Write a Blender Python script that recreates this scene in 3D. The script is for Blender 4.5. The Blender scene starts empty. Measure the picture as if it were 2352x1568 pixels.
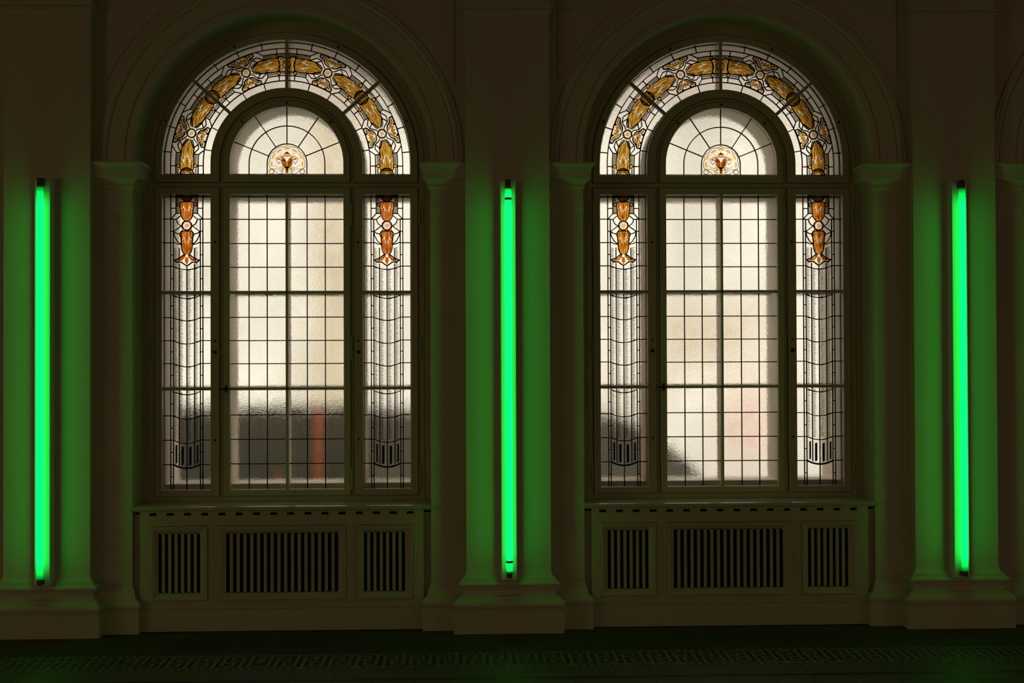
import bpy, math, random
from math import sin, cos, pi
from mathutils import Matrix, Vector
random.seed(7)
COL = bpy.context.scene.collection

# ------------------------------------------------------------------ materials
def new_mat(name):
    m = bpy.data.materials.new(name); m.use_nodes = True
    nt = m.node_tree; nt.nodes.clear()
    out = nt.nodes.new('ShaderNodeOutputMaterial')
    return m, nt, out

def N(nt, kind, **kw):
    n = nt.nodes.new(kind)
    for k, v in kw.items():
        if k in n.inputs: n.inputs[k].default_value = v
        else: setattr(n, k, v)
    return n

def c4(c): return (c[0], c[1], c[2], 1.0)

def paint(name, col, rough=.5, bump=.15, scale=40., var=.12, spec=.4, coat=0.):
    m, nt, out = new_mat(name)
    b = N(nt, 'ShaderNodeBsdfPrincipled', Roughness=rough)
    b.inputs['Specular IOR Level'].default_value = spec
    b.inputs['Coat Weight'].default_value = coat
    tc = N(nt, 'ShaderNodeTexCoord')
    n1 = N(nt, 'ShaderNodeTexNoise', Scale=scale, Detail=5.)
    n2 = N(nt, 'ShaderNodeTexNoise', Scale=2.3, Detail=4.)
    nt.links.new(tc.outputs['Object'], n1.inputs['Vector']); nt.links.new(tc.outputs['Object'], n2.inputs['Vector'])
    mx = N(nt, 'ShaderNodeMix', data_type='RGBA')
    mx.inputs['A'].default_value = c4([c*(1-var) for c in col]); mx.inputs['B'].default_value = c4([min(1, c*(1+var)) for c in col])
    nt.links.new(n2.outputs['Fac'], mx.inputs['Factor'])
    nt.links.new(mx.outputs['Result'], b.inputs['Base Color'])
    bp = N(nt, 'ShaderNodeBump', Strength=bump, Distance=.002)
    nt.links.new(n1.outputs['Fac'], bp.inputs['Height']); nt.links.new(bp.outputs['Normal'], b.inputs['Normal'])
    nt.links.new(b.outputs['BSDF'], out.inputs['Surface'])
    return m

def flat(name, col, rough=.5, metal=0., spec=.3):
    m, nt, out = new_mat(name)
    b = N(nt, 'ShaderNodeBsdfPrincipled', Roughness=rough, Metallic=metal)
    b.inputs['Base Color'].default_value = c4(col)
    b.inputs['Specular IOR Level'].default_value = spec
    nt.links.new(b.outputs['BSDF'], out.inputs['Surface'])
    return m

def stone(name, c0, c1, rough=.45, scale=160.):
    m, nt, out = new_mat(name)
    b = N(nt, 'ShaderNodeBsdfPrincipled', Roughness=rough)
    b.inputs['Specular IOR Level'].default_value = .10
    tc = N(nt, 'ShaderNodeTexCoord')
    n1 = N(nt, 'ShaderNodeTexNoise', Scale=scale, Detail=3.)
    n2 = N(nt, 'ShaderNodeTexNoise', Scale=1.7, Detail=3.)
    ad = N(nt, 'ShaderNodeMath', operation='ADD')
    cr = N(nt, 'ShaderNodeValToRGB')
    cr.color_ramp.elements[0].position = .75; cr.color_ramp.elements[0].color = c4(c0)
    cr.color_ramp.elements[1].position = 1.3 if False else 1.; cr.color_ramp.elements[1].color = c4(c1)
    nt.links.new(tc.outputs['Object'], n1.inputs['Vector']); nt.links.new(tc.outputs['Object'], n2.inputs['Vector'])
    nt.links.new(n1.outputs['Fac'], ad.inputs[0]); nt.links.new(n2.outputs['Fac'], ad.inputs[1])
    nt.links.new(ad.outputs[0], cr.inputs['Fac'])
    nt.links.new(cr.outputs['Color'], b.inputs['Base Color'])
    nt.links.new(b.outputs['BSDF'], out.inputs['Surface'])
    return m

def cathedral_glass(name, tint, strength=.5):
    m, nt, out = new_mat(name)
    g = N(nt, 'ShaderNodeBsdfGlass', Roughness=.02, IOR=1.45)
    g.inputs['Color'].default_value = c4(tint)
    tc = N(nt, 'ShaderNodeTexCoord')
    mp = N(nt, 'ShaderNodeMapping'); mp.inputs['Scale'].default_value = (1., 1., 1.7)
    n1 = N(nt, 'ShaderNodeTexNoise', Scale=105., Detail=2.)
    n2 = N(nt, 'ShaderNodeTexNoise', Scale=12., Detail=2.)
    nt.links.new(tc.outputs['Object'], mp.inputs['Vector'])
    nt.links.new(mp.outputs['Vector'], n1.inputs['Vector']); nt.links.new(tc.outputs['Object'], n2.inputs['Vector'])
    # the hammered relief comes and goes over the sheet
    mu = N(nt, 'ShaderNodeMath', operation='MULTIPLY')
    nt.links.new(n1.outputs['Fac'], mu.inputs[0]); nt.links.new(n2.outputs['Fac'], mu.inputs[1])
    bp = N(nt, 'ShaderNodeBump', Strength=strength, Distance=.0034)
    nt.links.new(mu.outputs[0], bp.inputs['Height']); nt.links.new(bp.outputs['Normal'], g.inputs['Normal'])
    nt.links.new(g.outputs['BSDF'], out.inputs['Surface'])
    return m

def clear_glass(name):
    m, nt, out = new_mat(name)
    t = N(nt, 'ShaderNodeBsdfTransparent'); t.inputs['Color'].default_value = (.96, .97, .95, 1)
    g = N(nt, 'ShaderNodeBsdfGlossy', Roughness=.02)
    mx = N(nt, 'ShaderNodeMixShader', Fac=.04)
    nt.links.new(t.outputs[0], mx.inputs[1]); nt.links.new(g.outputs[0], mx.inputs[2])
    nt.links.new(mx.outputs[0], out.inputs['Surface'])
    return m

def tinted(name, stops, sc=(22., 1., 260.), detail=2.):
    """coloured glass / silver stain, streaked along the leaf (attribute pt = along, across)"""
    m, nt, out = new_mat(name)
    t = N(nt, 'ShaderNodeBsdfTransparent')
    at = N(nt, 'ShaderNodeAttribute', attribute_name='pt')
    mp = N(nt, 'ShaderNodeMapping'); mp.inputs['Scale'].default_value = sc
    n1 = N(nt, 'ShaderNodeTexNoise', Scale=1., Detail=detail)
    cr = N(nt, 'ShaderNodeValToRGB')
    el = cr.color_ramp.elements
    while len(el) < len(stops): el.new(.5)
    for e, (p, c) in zip(el, stops): e.position = p; e.color = c4([v**.5 for v in c])
    nt.links.new(at.outputs['Vector'], mp.inputs['Vector']); nt.links.new(mp.outputs['Vector'], n1.inputs['Vector'])
    nt.links.new(n1.outputs['Fac'], cr.inputs['Fac']); nt.links.new(cr.outputs['Color'], t.inputs['Color'])
    nt.links.new(t.outputs[0], out.inputs['Surface'])
    return m

def tube_mat(name, col, zc, half, fade=.05):
    m, nt, out = new_mat(name)
    e = N(nt, 'ShaderNodeEmission', Strength=1.)
    tc = N(nt, 'ShaderNodeTexCoord'); sp = N(nt, 'ShaderNodeSeparateXYZ')
    ab = N(nt, 'ShaderNodeMath', operation='SUBTRACT'); ab.inputs[1].default_value = zc
    a2 = N(nt, 'ShaderNodeMath', operation='ABSOLUTE')
    mr = N(nt, 'ShaderNodeMapRange')
    mr.inputs['From Min'].default_value = half; mr.inputs['From Max'].default_value = half-fade
    mr.inputs['To Min'].default_value = .06; mr.inputs['To Max'].default_value = 1.
    mr.interpolation_type = 'SMOOTHSTEP'
    mx = N(nt, 'ShaderNodeVectorMath', operation='SCALE'); mx.inputs[0].default_value = col
    nt.links.new(tc.outputs['Object'], sp.inputs[0]); nt.links.new(sp.outputs['Z'], ab.inputs[0])
    nt.links.new(ab.outputs[0], a2.inputs[0]); nt.links.new(a2.outputs[0], mr.inputs['Value'])
    nt.links.new(mr.outputs['Result'], mx.inputs['Scale']); nt.links.new(mx.outputs[0], e.inputs['Color'])
    nt.links.new(e.outputs[0], out.inputs['Surface'])
    return m

M = {}
M['wall'] = paint('wall_paint', (.60, .53, .40), .75, .35, 55., .06, .25)
M['hall'] = paint('hall_paint', (.30, .27, .21), .8, .2, 55., .06, .2)
M['lining'] = paint('lining_paint', (.60, .52, .42), .6, .1, 60., .05, .3)
M['trim'] = paint('moulding_paint', (.62, .55, .41), .6, .25, 45., .06, .3)
M['wood'] = paint('window_paint', (.50, .43, .27), .42, .1, 60., .06, .4)
M['cover'] = paint('cabinet_paint', (.56, .49, .35), .55, .15, 60., .07, .35)
M['sill'] = paint('sill_gloss_paint', (.52, .47, .32), .22, .05, 60., .05, .5, .3)
M['lead'] = flat('lead_came', (.012, .012, .016), .55, 0., .2)
M['black'] = flat('black_iron', (.010, .009, .008), .4, 0., .3)
M['unlit'] = flat('unlit_black', (.004, .004, .006), .9, 0., .0)
M['pan'] = flat('white_enamel', (.72, .72, .66), .45, 0., .4)
M['holder'] = flat('grey_plastic', (.10, .10, .09), .5, 0., .3)
M['metal'] = flat('cap_metal', (.35, .35, .33), .35, 1., .5)
M['glass'] = cathedral_glass('cathedral_glass', (.97, .96, .94))
M['clear'] = clear_glass('clear_pane_glass')
M['yellow'] = tinted('yellow_stained_glass', [(.33, (.05, .016, .002)), (.42, (.30, .12, .012)), (.52, (.58, .29, .025)), (.68, (.86, .58, .09))])
M['orange'] = tinted('orange_stained_glass', [(.33, (.07, .012, .001)), (.43, (.42, .075, .004)), (.54, (.66, .17, .010)), (.70, (.85, .42, .10))])
M['orange2'] = tinted('light_orange_stained_glass', [(.36, (.10, .02, .001)), (.46, (.52, .13, .006)), (.56, (.80, .30, .015)), (.70, (.95, .62, .20))])
M['bead'] = tinted('amber_bead_glass', [(.3, (.66, .27, .02)), (.7, (.86, .42, .05))], (300., 1., 300.))
M['redbead'] = tinted('red_bead_glass', [(.3, (.48, .07, .005)), (.7, (.66, .14, .02))], (300., 1., 300.))
M['grey'] = tinted('smoky_glass', [(.3, (.13, .12, .10)), (.5, (.27, .25, .22)), (.7, (.36, .34, .31))], (420., 1., 420.), 4.)
M['stain'] = tinted('orange_silver_stain', [(.3, (.88, .40, .01)), (.7, (.95, .50, .03))], (60., 1., 60.))
M['stone'] = stone('dark_floor_stone', (.080, .052, .038), (.112, .076, .056), .5)
M['stone2'] = stone('speckled_floor_stone', (.125, .082, .060), (.18, .122, .09), .5)
M['tess'] = stone('pale_mosaic', (.20, .150, .092), (.27, .205, .13), .5)
M['dark'] = stone('black_mosaic', (.030, .022, .014), (.050, .038, .026), .4)
M['joint'] = flat('floor_joint', (.03, .027, .018), .9)
def masonry(name, c0, c1):
    m, nt, out = new_mat(name)
    b = N(nt, 'ShaderNodeBsdfPrincipled', Roughness=.9)
    tc = N(nt, 'ShaderNodeTexCoord')
    n1 = N(nt, 'ShaderNodeTexNoise', Scale=2.2, Detail=7., Roughness=.62)
    cr = N(nt, 'ShaderNodeValToRGB')
    cr.color_ramp.elements[0].position = .36; cr.color_ramp.elements[0].color = c4(c0)
    cr.color_ramp.elements[1].position = .56; cr.color_ramp.elements[1].color = c4(c1)
    nt.links.new(tc.outputs['Object'], n1.inputs['Vector']); nt.links.new(n1.outputs['Fac'], cr.inputs['Fac'])
    nt.links.new(cr.outputs['Color'], b.inputs['Base Color']); nt.links.new(b.outputs['BSDF'], out.inputs['Surface'])
    return m
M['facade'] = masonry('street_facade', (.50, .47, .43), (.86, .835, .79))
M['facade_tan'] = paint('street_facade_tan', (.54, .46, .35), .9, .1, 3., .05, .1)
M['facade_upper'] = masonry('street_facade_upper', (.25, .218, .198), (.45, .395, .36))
M['facade_grey'] = paint('street_facade_grey', (.60, .565, .51), .9, .1, 3., .05, .1)
M['facade_pink'] = paint('street_facade_pink', (.66, .47, .41), .9, .1, 3., .05, .1)
M['facade_white'] = paint('street_facade_white', (.92, .90, .86), .9, .1, 3., .03, .1)
M['garden'] = paint('garden_wall', (.118, .131, .128), .9, .3, 6., .25, .1)
M['garden_pale'] = paint('garden_wall_pale', (.215, .222, .215), .9, .3, 6., .25, .1)
M['paving'] = paint('street_paving', (.52, .50, .46), .9, .2, 6., .1, .1)
M['signal'] = flat('signal_orange', (.62, .165, .075), .5)
M['render'] = paint('outer_masonry', (.52, .45, .36), .85, .3, 12., .08, .1)
TUBE_COL = (.004, 3.7, .285)

# ------------------------------------------------------------------ mesh builder
class MB:
    def __init__(s): s.v = []; s.f = []; s.mi = []; s.pt = []; s.cur = 0
    def vert(s, x, y, z, pt=None):
        s.v.append((x, y, z)); s.pt.append((pt[0], 0., pt[1]) if pt else (x, 0., z)); return len(s.v)-1
    def face(s, idx): s.f.append(tuple(idx)); s.mi.append(s.cur)
    def box(s, x0, x1, y0, y1, z0, z1):
        i = [s.vert(x, y, z) for z in (z0, z1) for y in (y0, y1) for x in (x0, x1)]
        for q in ((0, 1, 5, 4), (3, 2, 6, 7), (2, 0, 4, 6), (1, 3, 7, 5), (4, 5, 7, 6), (2, 3, 1, 0)): s.face([i[k] for k in q])
    def loft(s, loops, closed=True, cap=False):
        ids = [[s.vert(*p) for p in L] for L in loops]
        n = len(ids[0])
        for A, B in zip(ids, ids[1:]):
            for k in range(n if closed else n-1):
                j = (k+1) % n
                s.face((A[k], A[j], B[j], B[k]))
        if cap: s.face(ids[0][::-1]); s.face(ids[-1])
    def prism(s, pts, y0, y1, pts_pt=None):
        """polygon in xz extruded from y0 (room side) to y1"""
        n = len(pts)
        a = 0.
        for k in range(n):
            x0, z0 = pts[k]; x1, z1 = pts[(k+1) % n]; a += x0*z1-x1*z0
        if a < 0:
            pts = pts[::-1]; pts_pt = pts_pt[::-1] if pts_pt else None
        P = pts_pt or pts
        A = [s.vert(p[0], y0, p[1], q) for p, q in zip(pts, P)]; B = [s.vert(p[0], y1, p[1], q) for p, q in zip(pts, P)]
        s.face(A); s.face(B[::-1])
        for k in range(n):
            j = (k+1) % n; s.face((A[j], A[k], B[k], B[j]))
    def ribbon(s, pts, w, y0, y1, closed=False):
        n = len(pts)
        if n < 2: return
        L = []
        for k in range(n):
            if closed: a, b, c = pts[k-1], pts[k], pts[(k+1) % n]
            else: a, b, c = pts[max(0, k-1)], pts[k], pts[min(n-1, k+1)]
            d1 = Vector((b[0]-a[0], b[1]-a[1])); d2 = Vector((c[0]-b[0], c[1]-b[1]))
            if d1.length < 1e-9: d1 = d2
            if d2.length < 1e-9: d2 = d1
            if d1.length < 1e-9: return
            d1.normalize(); d2.normalize(); t = d1+d2
            if t.length < 1e-6: t = d1.copy()
            t.normalize(); nrm = Vector((-t.y, t.x)); k2 = max(.45, nrm.dot(Vector((-d1.y, d1.x))))
            h = w/2/k2
            L.append([(b[0]+nrm.x*h, y1, b[1]+nrm.y*h), (b[0]+nrm.x*h, y0, b[1]+nrm.y*h), (b[0]-nrm.x*h, y0, b[1]-nrm.y*h), (b[0]-nrm.x*h, y1, b[1]-nrm.y*h)])
        if closed: L.append(L[0])
        s.loft(L, True, not closed)
    def cyl(s, a, b, r0, r1=None, n=16, cap=True):
        r1 = r0 if r1 is None else r1
        a = Vector(a); b = Vector(b); d = (b-a).normalized()
        u = d.orthogonal().normalized(); v = d.cross(u)
        L = [[tuple(c+u*(r*cos(2*pi*k/n))+v*(r*sin(2*pi*k/n))) for k in range(n)] for c, r in ((a, r0), (b, r1))]
        s.loft(L, True, cap)
    def build(s, name, mats, parent=None, smooth=False, loc=None):
        if not isinstance(mats, (list, tuple)): mats = [mats]
        me = bpy.data.meshes.new(name); me.from_pydata(s.v, [], s.f)
        for m in mats: me.materials.append(m)
        me.polygons.foreach_set('material_index', s.mi)
        at = me.attributes.new('pt', 'FLOAT_VECTOR', 'POINT'); at.data.foreach_set('vector', [c for p in s.pt for c in p])
        if smooth: me.polygons.foreach_set('use_smooth', [True]*len(s.f))
        me.update()
        o = bpy.data.objects.new(name, me); COL.objects.link(o)
        if parent: o.parent = parent
        if loc: o.location = loc
        return o

def fix_normals(o):
    import bmesh
    bm = bmesh.new(); bm.from_mesh(o.data); bmesh.ops.recalc_face_normals(bm, faces=bm.faces); bm.to_mesh(o.data); bm.free()
    return o

def tag(o, label=None, cat=None, group=None, kind=None):
    if label: o['label'] = label
    if cat: o['category'] = cat
    if group: o['group'] = group
    if kind: o['kind'] = kind
    return o

def empty(name, loc=(0, 0, 0)):
    o = bpy.data.objects.new(name, None); o.empty_display_size = .1; COL.objects.link(o); o.location = loc; return o

def copy_tree(o, parent=None):
    c = o.copy(); COL.objects.link(c)
    if parent: c.parent = parent
    for ch in list(o.children): copy_tree(ch, c)
    return c

# ------------------------------------------------------------------ dimensions (metres; y = 0 is the leaded glass, the room is y < 0)
WX = (-1.1087, 1.6431)          # window centres
PX = (-2.503, .2695, 3.030)     # pilaster centres
ZC = 2.887                      # springing of all arches
HA, HB, HC = .775, .478, .353   # half widths: outer glass edge, inner edge of side lights, middle light
ZT, ZM, ZS = 2.6886, .842, 2.8163
YW, YP = -.24, -.318            # pier face, pilaster face
RO = .905                       # half width of the opening
ZTOP = 8.0

def arch_pts(R, zb, n=40, xc=0.):
    P = [(xc-R, zb), (xc-R, (zb+ZC)/2)]
    for k in range(n+1):
        a = pi-pi*k/n; P.append((xc+R*cos(a), ZC+R*sin(a)))
    P += [(xc+R, (zb+ZC)/2), (xc+R, zb)]
    return P

def arch_loft(mb, prof, zb, n=40, xc=0.):
    """open loft along an arch; prof = [(R, y) ...]"""
    mb.loft([[(x, y, z) for x, z in arch_pts(R, zb, n, xc)] for R, y in prof], closed=False)

# ------------------------------------------------------------------ front wall with the two arched openings
def front_wall():
    mb = MB()
    edges = [-12.0, -2.4969, .2672, 3.03, 12.0]
    def side(y):
        mb_rect = lambda x0, x1, z0, z1: mb.face([mb.vert(x0, y, z0), mb.vert(x1, y, z0), mb.vert(x1, y, z1), mb.vert(x0, y, z1)])
        mb_rect(edges[0], edges[1], 0, ZTOP); mb_rect(edges[3], edges[4], 0, ZTOP)
        R = RO if y < 0 else .80
        for w in (0, 1):
            xc = WX[w]
            mb_rect(edges[1+w], xc-R, 0, ZTOP); mb_rect(xc+R, edges[2+w], 0, ZTOP)
            P = [p for p in arch_pts(R, 0, 48, xc)][2:-2]
            for a, b in zip(P, P[1:]):
                mb.face([mb.vert(a[0], y, a[1]), mb.vert(b[0], y, b[1]), mb.vert(b[0], y, ZTOP), mb.vert(a[0], y, ZTOP)])
    side(YW); side(.60)
    for xc in WX:
        arch_loft(mb, [(RO, YW), (RO, .03), (.864, .03), (.864, .303)], 0, 48, xc)
        mb.cur = 1; arch_loft(mb, [(.864, .303), (.80, .303), (.80, .60)], 0, 48, xc); mb.cur = 0
        mb.box(xc-RO, xc+RO, .05, .60, 0, .742)       # parapet behind the radiator
        # spandrel panel, a hair proud of the wall, cut by the arc below
        xs = 1.056; r = 1.154
        a0 = math.acos(xs/r)
        P = [(xc+r*cos(a0+(pi-2*a0)*k/30), ZC+r*sin(a0+(pi-2*a0)*k/30)) for k in range(31)]
        for a, b in zip(P, P[1:]):
            mb.loft([[(a[0], YW+.001, a[1]), (a[0], YW-.007, a[1]+.004), (a[0], YW-.007, ZTOP)], [(b[0], YW+.001, b[1]), (b[0], YW-.007, b[1]+.004), (b[0], YW-.007, ZTOP)]], False)
        for sx in (-1, 1):
            zb = ZC+r*sin(a0)
            mb.loft([[(xc+sx*xs, YW+.001, zb), (xc+sx*xs, YW+.001, ZTOP)], [(xc+sx*(xs-.003), YW-.007, zb), (xc+sx*(xs-.003), YW-.007, ZTOP)]], False)
    o = mb.build('wall_front', [M['wall'], M['render']])
    tag(o, 'dark cream plaster wall pierced by the two tall arched windows', 'wall', kind='structure')
front_wall()

def archivolt(n, xc, label):
    mb = MB()
    arch_loft(mb, [(RO, YW+.004), (RO, YW-.010), (.941, YW-.010), (.944, YW-.004), (.949, YW-.004), (.952, YW-.012), (1.050, YW-.012), (1.054, YW-.006), (1.058, YW-.014),
                   (1.070, YW-.022), (1.084, YW-.020), (1.090, YW-.014), (1.104, YW-.014), (1.106, YW+.004)], 2.853, 56, xc)
    o = mb.build('trim_%d' % n, M['trim'], smooth=False)
    tag(o, label, 'arch moulding', 'arch mouldings over the windows', 'structure')
archivolt(1, WX[0], 'moulded plaster arch band around the left window head')
archivolt(2, WX[1], 'moulded plaster arch band around the right window head')
archivolt(3, WX[1]+2.7518, 'sliver of a third arch band at the right edge of the photo')

# ------------------------------------------------------------------ pilasters
BASE = [(.076, 0), (.076, .140), (.066, .143), (.066, .148), (.076, .156), (.080, .172), (.074, .192), (.060, .205), (.052, .206), (.052, .220), (.032, .226), (.024, .240), (.026, .256), (.034, .262),
        (.034, .271), (.044, .277), (.050, .291), (.044, .305), (.032, .311), (.028, .312), (.028, .326), (.012, .335), (.004, .350), (0, .375)]
def pil_loop(xc, d, z): return [(xc-.257-d, YW+.01, z), (xc-.257-d, YP-d, z), (xc+.257+d, YP-d, z), (xc+.257+d, YW+.01, z)]
def pilaster(n, xc, label):
    r = tag(empty('trim_%d' % n, (xc, YP, 0)), label, 'pilaster', 'pilasters', 'structure')
    def part(name, prof):
        mb = MB(); mb.loft([pil_loop(xc, d, z) for d, z in prof], False)
        o = mb.build(name, M['trim'], r); o.matrix_parent_inverse = Matrix.Translation((-xc, -YP, 0)); return o
    part('base', BASE)
    part('shaft', [(0, .375), (0, 3.752), (.004, 3.764), (.008, 3.766)])
    part('neck_moulding', [(.008, 3.766), (.016, 3.769), (.020, 3.776), (.016, 3.784), (.012, 3.786), (.024, 3.792), (.026, 3.800), (.006, 3.802)])
    part('capital_block', [(.006, 3.802), (.006, ZTOP)])
pilaster(4, PX[0], 'broad plaster pilaster left of the left window, with green tube')
pilaster(5, PX[1], 'broad plaster pilaster between the two windows, with green tube')
pilaster(6, PX[2], 'broad plaster pilaster right of the right window, with green tube')

# ------------------------------------------------------------------ pier imposts and pier bases beside each opening
PBASE = [(.050, 0), (.050, .137), (.044, .139), (.044, .143), (.051, .152), (.054, .166), (.049, .185), (.038, .199), (.029, .200), (.029, .212), (.018, .217), (.016, .253), (.010, .255), (.010, .266), (.003, .272), (0, .285)]
PCAP = [(0, 2.690), (.004, 2.697), (.010, 2.699), (.013, 2.708), (.010, 2.718), (.006, 2.722), (.010, 2.725), (.018, 2.738), (.032, 2.750), (.046, 2.756), (.046, 2.806), (.050, 2.808), (.053, 2.826), (.062, 2.838), (.068, 2.843), (.068, 2.854), (0, 2.856)]
PNECK = [(0, 2.552), (.004, 2.554), (.005, 2.573), (.004, 2.593), (0, 2.596)]
def impost(n, xc, sx, label):
    x0 = xc+sx*RO
    r = tag(empty('trim_%d' % n, (x0, YW, 0)), label, 'impost', 'imposts and plinths of the window piers', 'structure')
    def part(name, prof, yback):
        mb = MB()
        mb.loft([[(xc+sx*1.18, YW-d, z), (x0-sx*d, YW-d, z), (x0-sx*d, yback, z)] for d, z in prof], False)
        o = mb.build(name, M['trim'], r); o.matrix_parent_inverse = Matrix.Translation((-x0, -YW, 0)); return o
    part('base', PBASE, -.10); part('neck_band', PNECK, .03); part('capital', PCAP, .03)
impost(7, WX[0], -1, 'moulded impost and plinth on the pier left of the left window')
impost(8, WX[0], 1, 'moulded impost and plinth between left window and middle pilaster')
impost(9, WX[1], -1, 'moulded impost and plinth between middle pilaster and right window')
impost(10, WX[1], 1, 'moulded impost and plinth on the pier right of the right window')
impost(11, WX[0]-2.7518, 1, 'cut-off impost at the left edge of the photo')
impost(12, WX[1]+2.7518, -1, 'cut-off impost at the right edge of the photo')

# ------------------------------------------------------------------ leaded glass designs (local to a window: x from its centre)
YL0, YL1 = -.0052, .0048         # lead
YO0, YO1 = -.0046, -.0030        # coloured plates
YD0, YD1 = -.0058, -.0046        # painted lines
LW = .0061

def circ(cx, cz, r, n=20, a0=0., a1=2*pi):
    full = abs(a1-a0-2*pi) < 1e-6
    k = n if full else n+1
    return [(cx+r*cos(a0+(a1-a0)*i/n), cz+r*sin(a0+(a1-a0)*i/n)) for i in range(k)]

def subdiv(pts, step=.012, closed=False):
    out = []
    m = len(pts) if closed else len(pts)-1
    for k in range(m):
        a = pts[k]; b = pts[(k+1) % len(pts)]
        n = max(1, int(math.hypot(b[0]-a[0], b[1]-a[1])/step))
        for i in range(n): out.append((a[0]+(b[0]-a[0])*i/n, a[1]+(b[1]-a[1])*i/n))
    if not closed: out.append(pts[-1])
    return out

class Design:
    """collects lead, coloured plates and glass in a local (p, t) frame bent by fmap to (x, z)"""
    def __init__(s, fmap=None):
        s.f = fmap or (lambda p, t: (p, t)); s.lead = MB(); s.orn = MB(); s.mats = []
    def _m(s, pts, closed=False): return [s.f(*q) for q in subdiv(pts, .012, closed)]
    def line(s, pts, w=LW, closed=False): s.lead.ribbon(s._m(pts, closed), w, YL0, YL1, closed)
    def paint(s, pts, w=.002, closed=False): s.lead.ribbon(s._m(pts, closed), w, YD0, YD1, closed)
    def fill(s, pts): 
        q = subdiv(pts, .012, True); s.lead.prism([s.f(*k) for k in q], YD0, YD1)
    def plate(s, pts, mat, along=None):
        if mat not in s.mats: s.mats.append(mat)
        s.orn.cur = s.mats.index(mat)
        q = subdiv(pts, .012, True)
        off = random.random()*9
        pt = [((k[0]+off, k[1]+off) if along is None else (along(k)[0]+off, along(k)[1]+off)) for k in q]
        s.orn.prism([s.f(*k) for k in q], YO0, YO1, pt)

HUSK = {
 'c1': [(0, -.36), (0, .36), (.22, .43), (.36, .31), (.50, 0), (.36, -.31), (.22, -.43)],
 's1': [(0, .42), (0, .95), (.20, 1.02), (.37, 1.02), (.315, .62), (.21, .49)],
 'c2': [(.43, .25), (.525, .02), (.525, -.02), (.43, -.25), (.58, -.40), (.76, -.38), (.90, -.24), (1.0, -.03), (1.0, .03), (.90, .24), (.76, .38), (.58, .40)],
 's2': [(.395, 1.0), (.335, .60), (.39, .36), (.58, .46), (.76, .44), (.90, .31), (1.0, .12), (1.0, .36), (.90, .66), (.75, .90), (.55, 1.0)],
 'out': [(0, 1.06), (.2, 1.12), (.38, 1.12), (.43, 1.04), (.58, 1.06), (.77, .97), (.91, .74), (1.02, .40)],
}
def husk(D, p0, p1, W, mat, t0=0.):
    """leaf sheath from its wide end p0 to its tip p1; the clear glass shows as pale lines between the leaves"""
    L = p1-p0
    tr = lambda q, m=1: (p0+q[0]*L, t0+m*q[1]*W)
    D.plate([tr(q) for q in HUSK['c1']], mat); D.plate([tr(q) for q in HUSK['c2']], mat)
    for m in (-1, 1):
        D.plate([tr(q, m) for q in HUSK['s1']], mat); D.plate([tr(q, m) for q in HUSK['s2']], mat)
        D.line([tr(q, m) for q in HUSK['out']], .0054)
        D.paint([tr((.04, .10), m), tr((.34, .08), m)], .0014); D.paint([tr((.58, .14), m), tr((.90, .05), m)], .0014)
        D.paint([tr((.02, .385), m), tr((.22, .455), m), tr((.36, .335), m), tr((.505, .01), m)], .0013)
        D.paint([tr((.05, .72), m), tr((.28, .78), m)], .0014); D.paint([tr((.46, .66), m), tr((.80, .52), m)], .0014)
        D.paint([tr((.375, 1.02), m), tr((.318, .61), m), tr((.36, .42), m)], .0016); D.paint([tr((.44, .28), m), tr((.58, .43), m), tr((.76, .41), m), tr((.90, .275), m), tr((.99, .08), m)], .0013)
    D.line([tr((0, -1.06)), tr((0, 1.06))], .005)

def bloom(D, p, t, r, ring):
    """little rosette"""
    D.line(circ(p, t, r*1.06, 22), .0068, True)
    for k in range(22):
        a0, a1 = 2*pi*k/22, 2*pi*(k+1)/22
        D.plate([(p+q*r*cos(a), t+q*r*sin(a)) for q, a in ((.76, a0), (1.0, a0), (1.0, a1), (.76, a1))], ring)
    for k in range(6):
        a0, a1 = 2*pi*k/6, 2*pi*(k+.9)/6
        D.plate([(p+q*r*cos(a), t+q*r*sin(a)) for q, a in ((.20, a0), (.58, (a0+a1)/2-.10), (.58, (a0+a1)/2+.10), (.20, a1))], ring)
        a = (a0+a1)/2+pi/6
        D.plate([(p+q*r*cos(b), t+q*r*sin(b)) for q, b in ((.78, a-.14), (.60, a), (.78, a+.14))], ring)
        D.paint([(p+q*r*cos(a), t+q*r*sin(a)) for q in (.34, .62)], .0013)
    D.paint(circ(p, t, r*.18, 10), .0016, True)

def cog(D, p, t, R, mat, sgn, half=True):
    """half rosette with a toothed ring, opening towards +sgn along p"""
    a0 = -pi/2 if sgn > 0 else pi/2
    arc = lambda r, n=14: circ(p, t, r, n, a0, a0+pi)
    n = 9
    for k in range(n*2):
        b0, b1 = a0+pi*k/(2*n), a0+pi*(k+1)/(2*n)
        D.plate([(p+q*R*cos(b), t+q*R*sin(b)) for q, b in ((.42, b0), (.92, b0), (.92, b1), (.42, b1))], mat)
    D.line(arc(R*1.0), .0068); D.paint(arc(R*.36), .0045)
    z = []
    for k in range(2*n+1):
        b = a0+pi*k/(2*n); q = .78 if k % 2 else .56
        z.append((p+q*R*cos(b), t+q*R*sin(b)))
    D.paint(z, .0030); D.paint(arc(R*.86), .0016)
    for k in range(4):
        b0, b1 = a0+pi*k/4, a0+pi*(k+1)/4
        D.plate([(p, t), (p+.24*R*cos(b0), t+.24*R*sin(b0)), (p+.24*R*cos(b1), t+.24*R*sin(b1))], mat)

def bead(D, p, t, r, mat):
    D.plate(circ(p, t, r, 16), mat); D.line(circ(p, t, r+.0028, 18), .0052, True)

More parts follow.
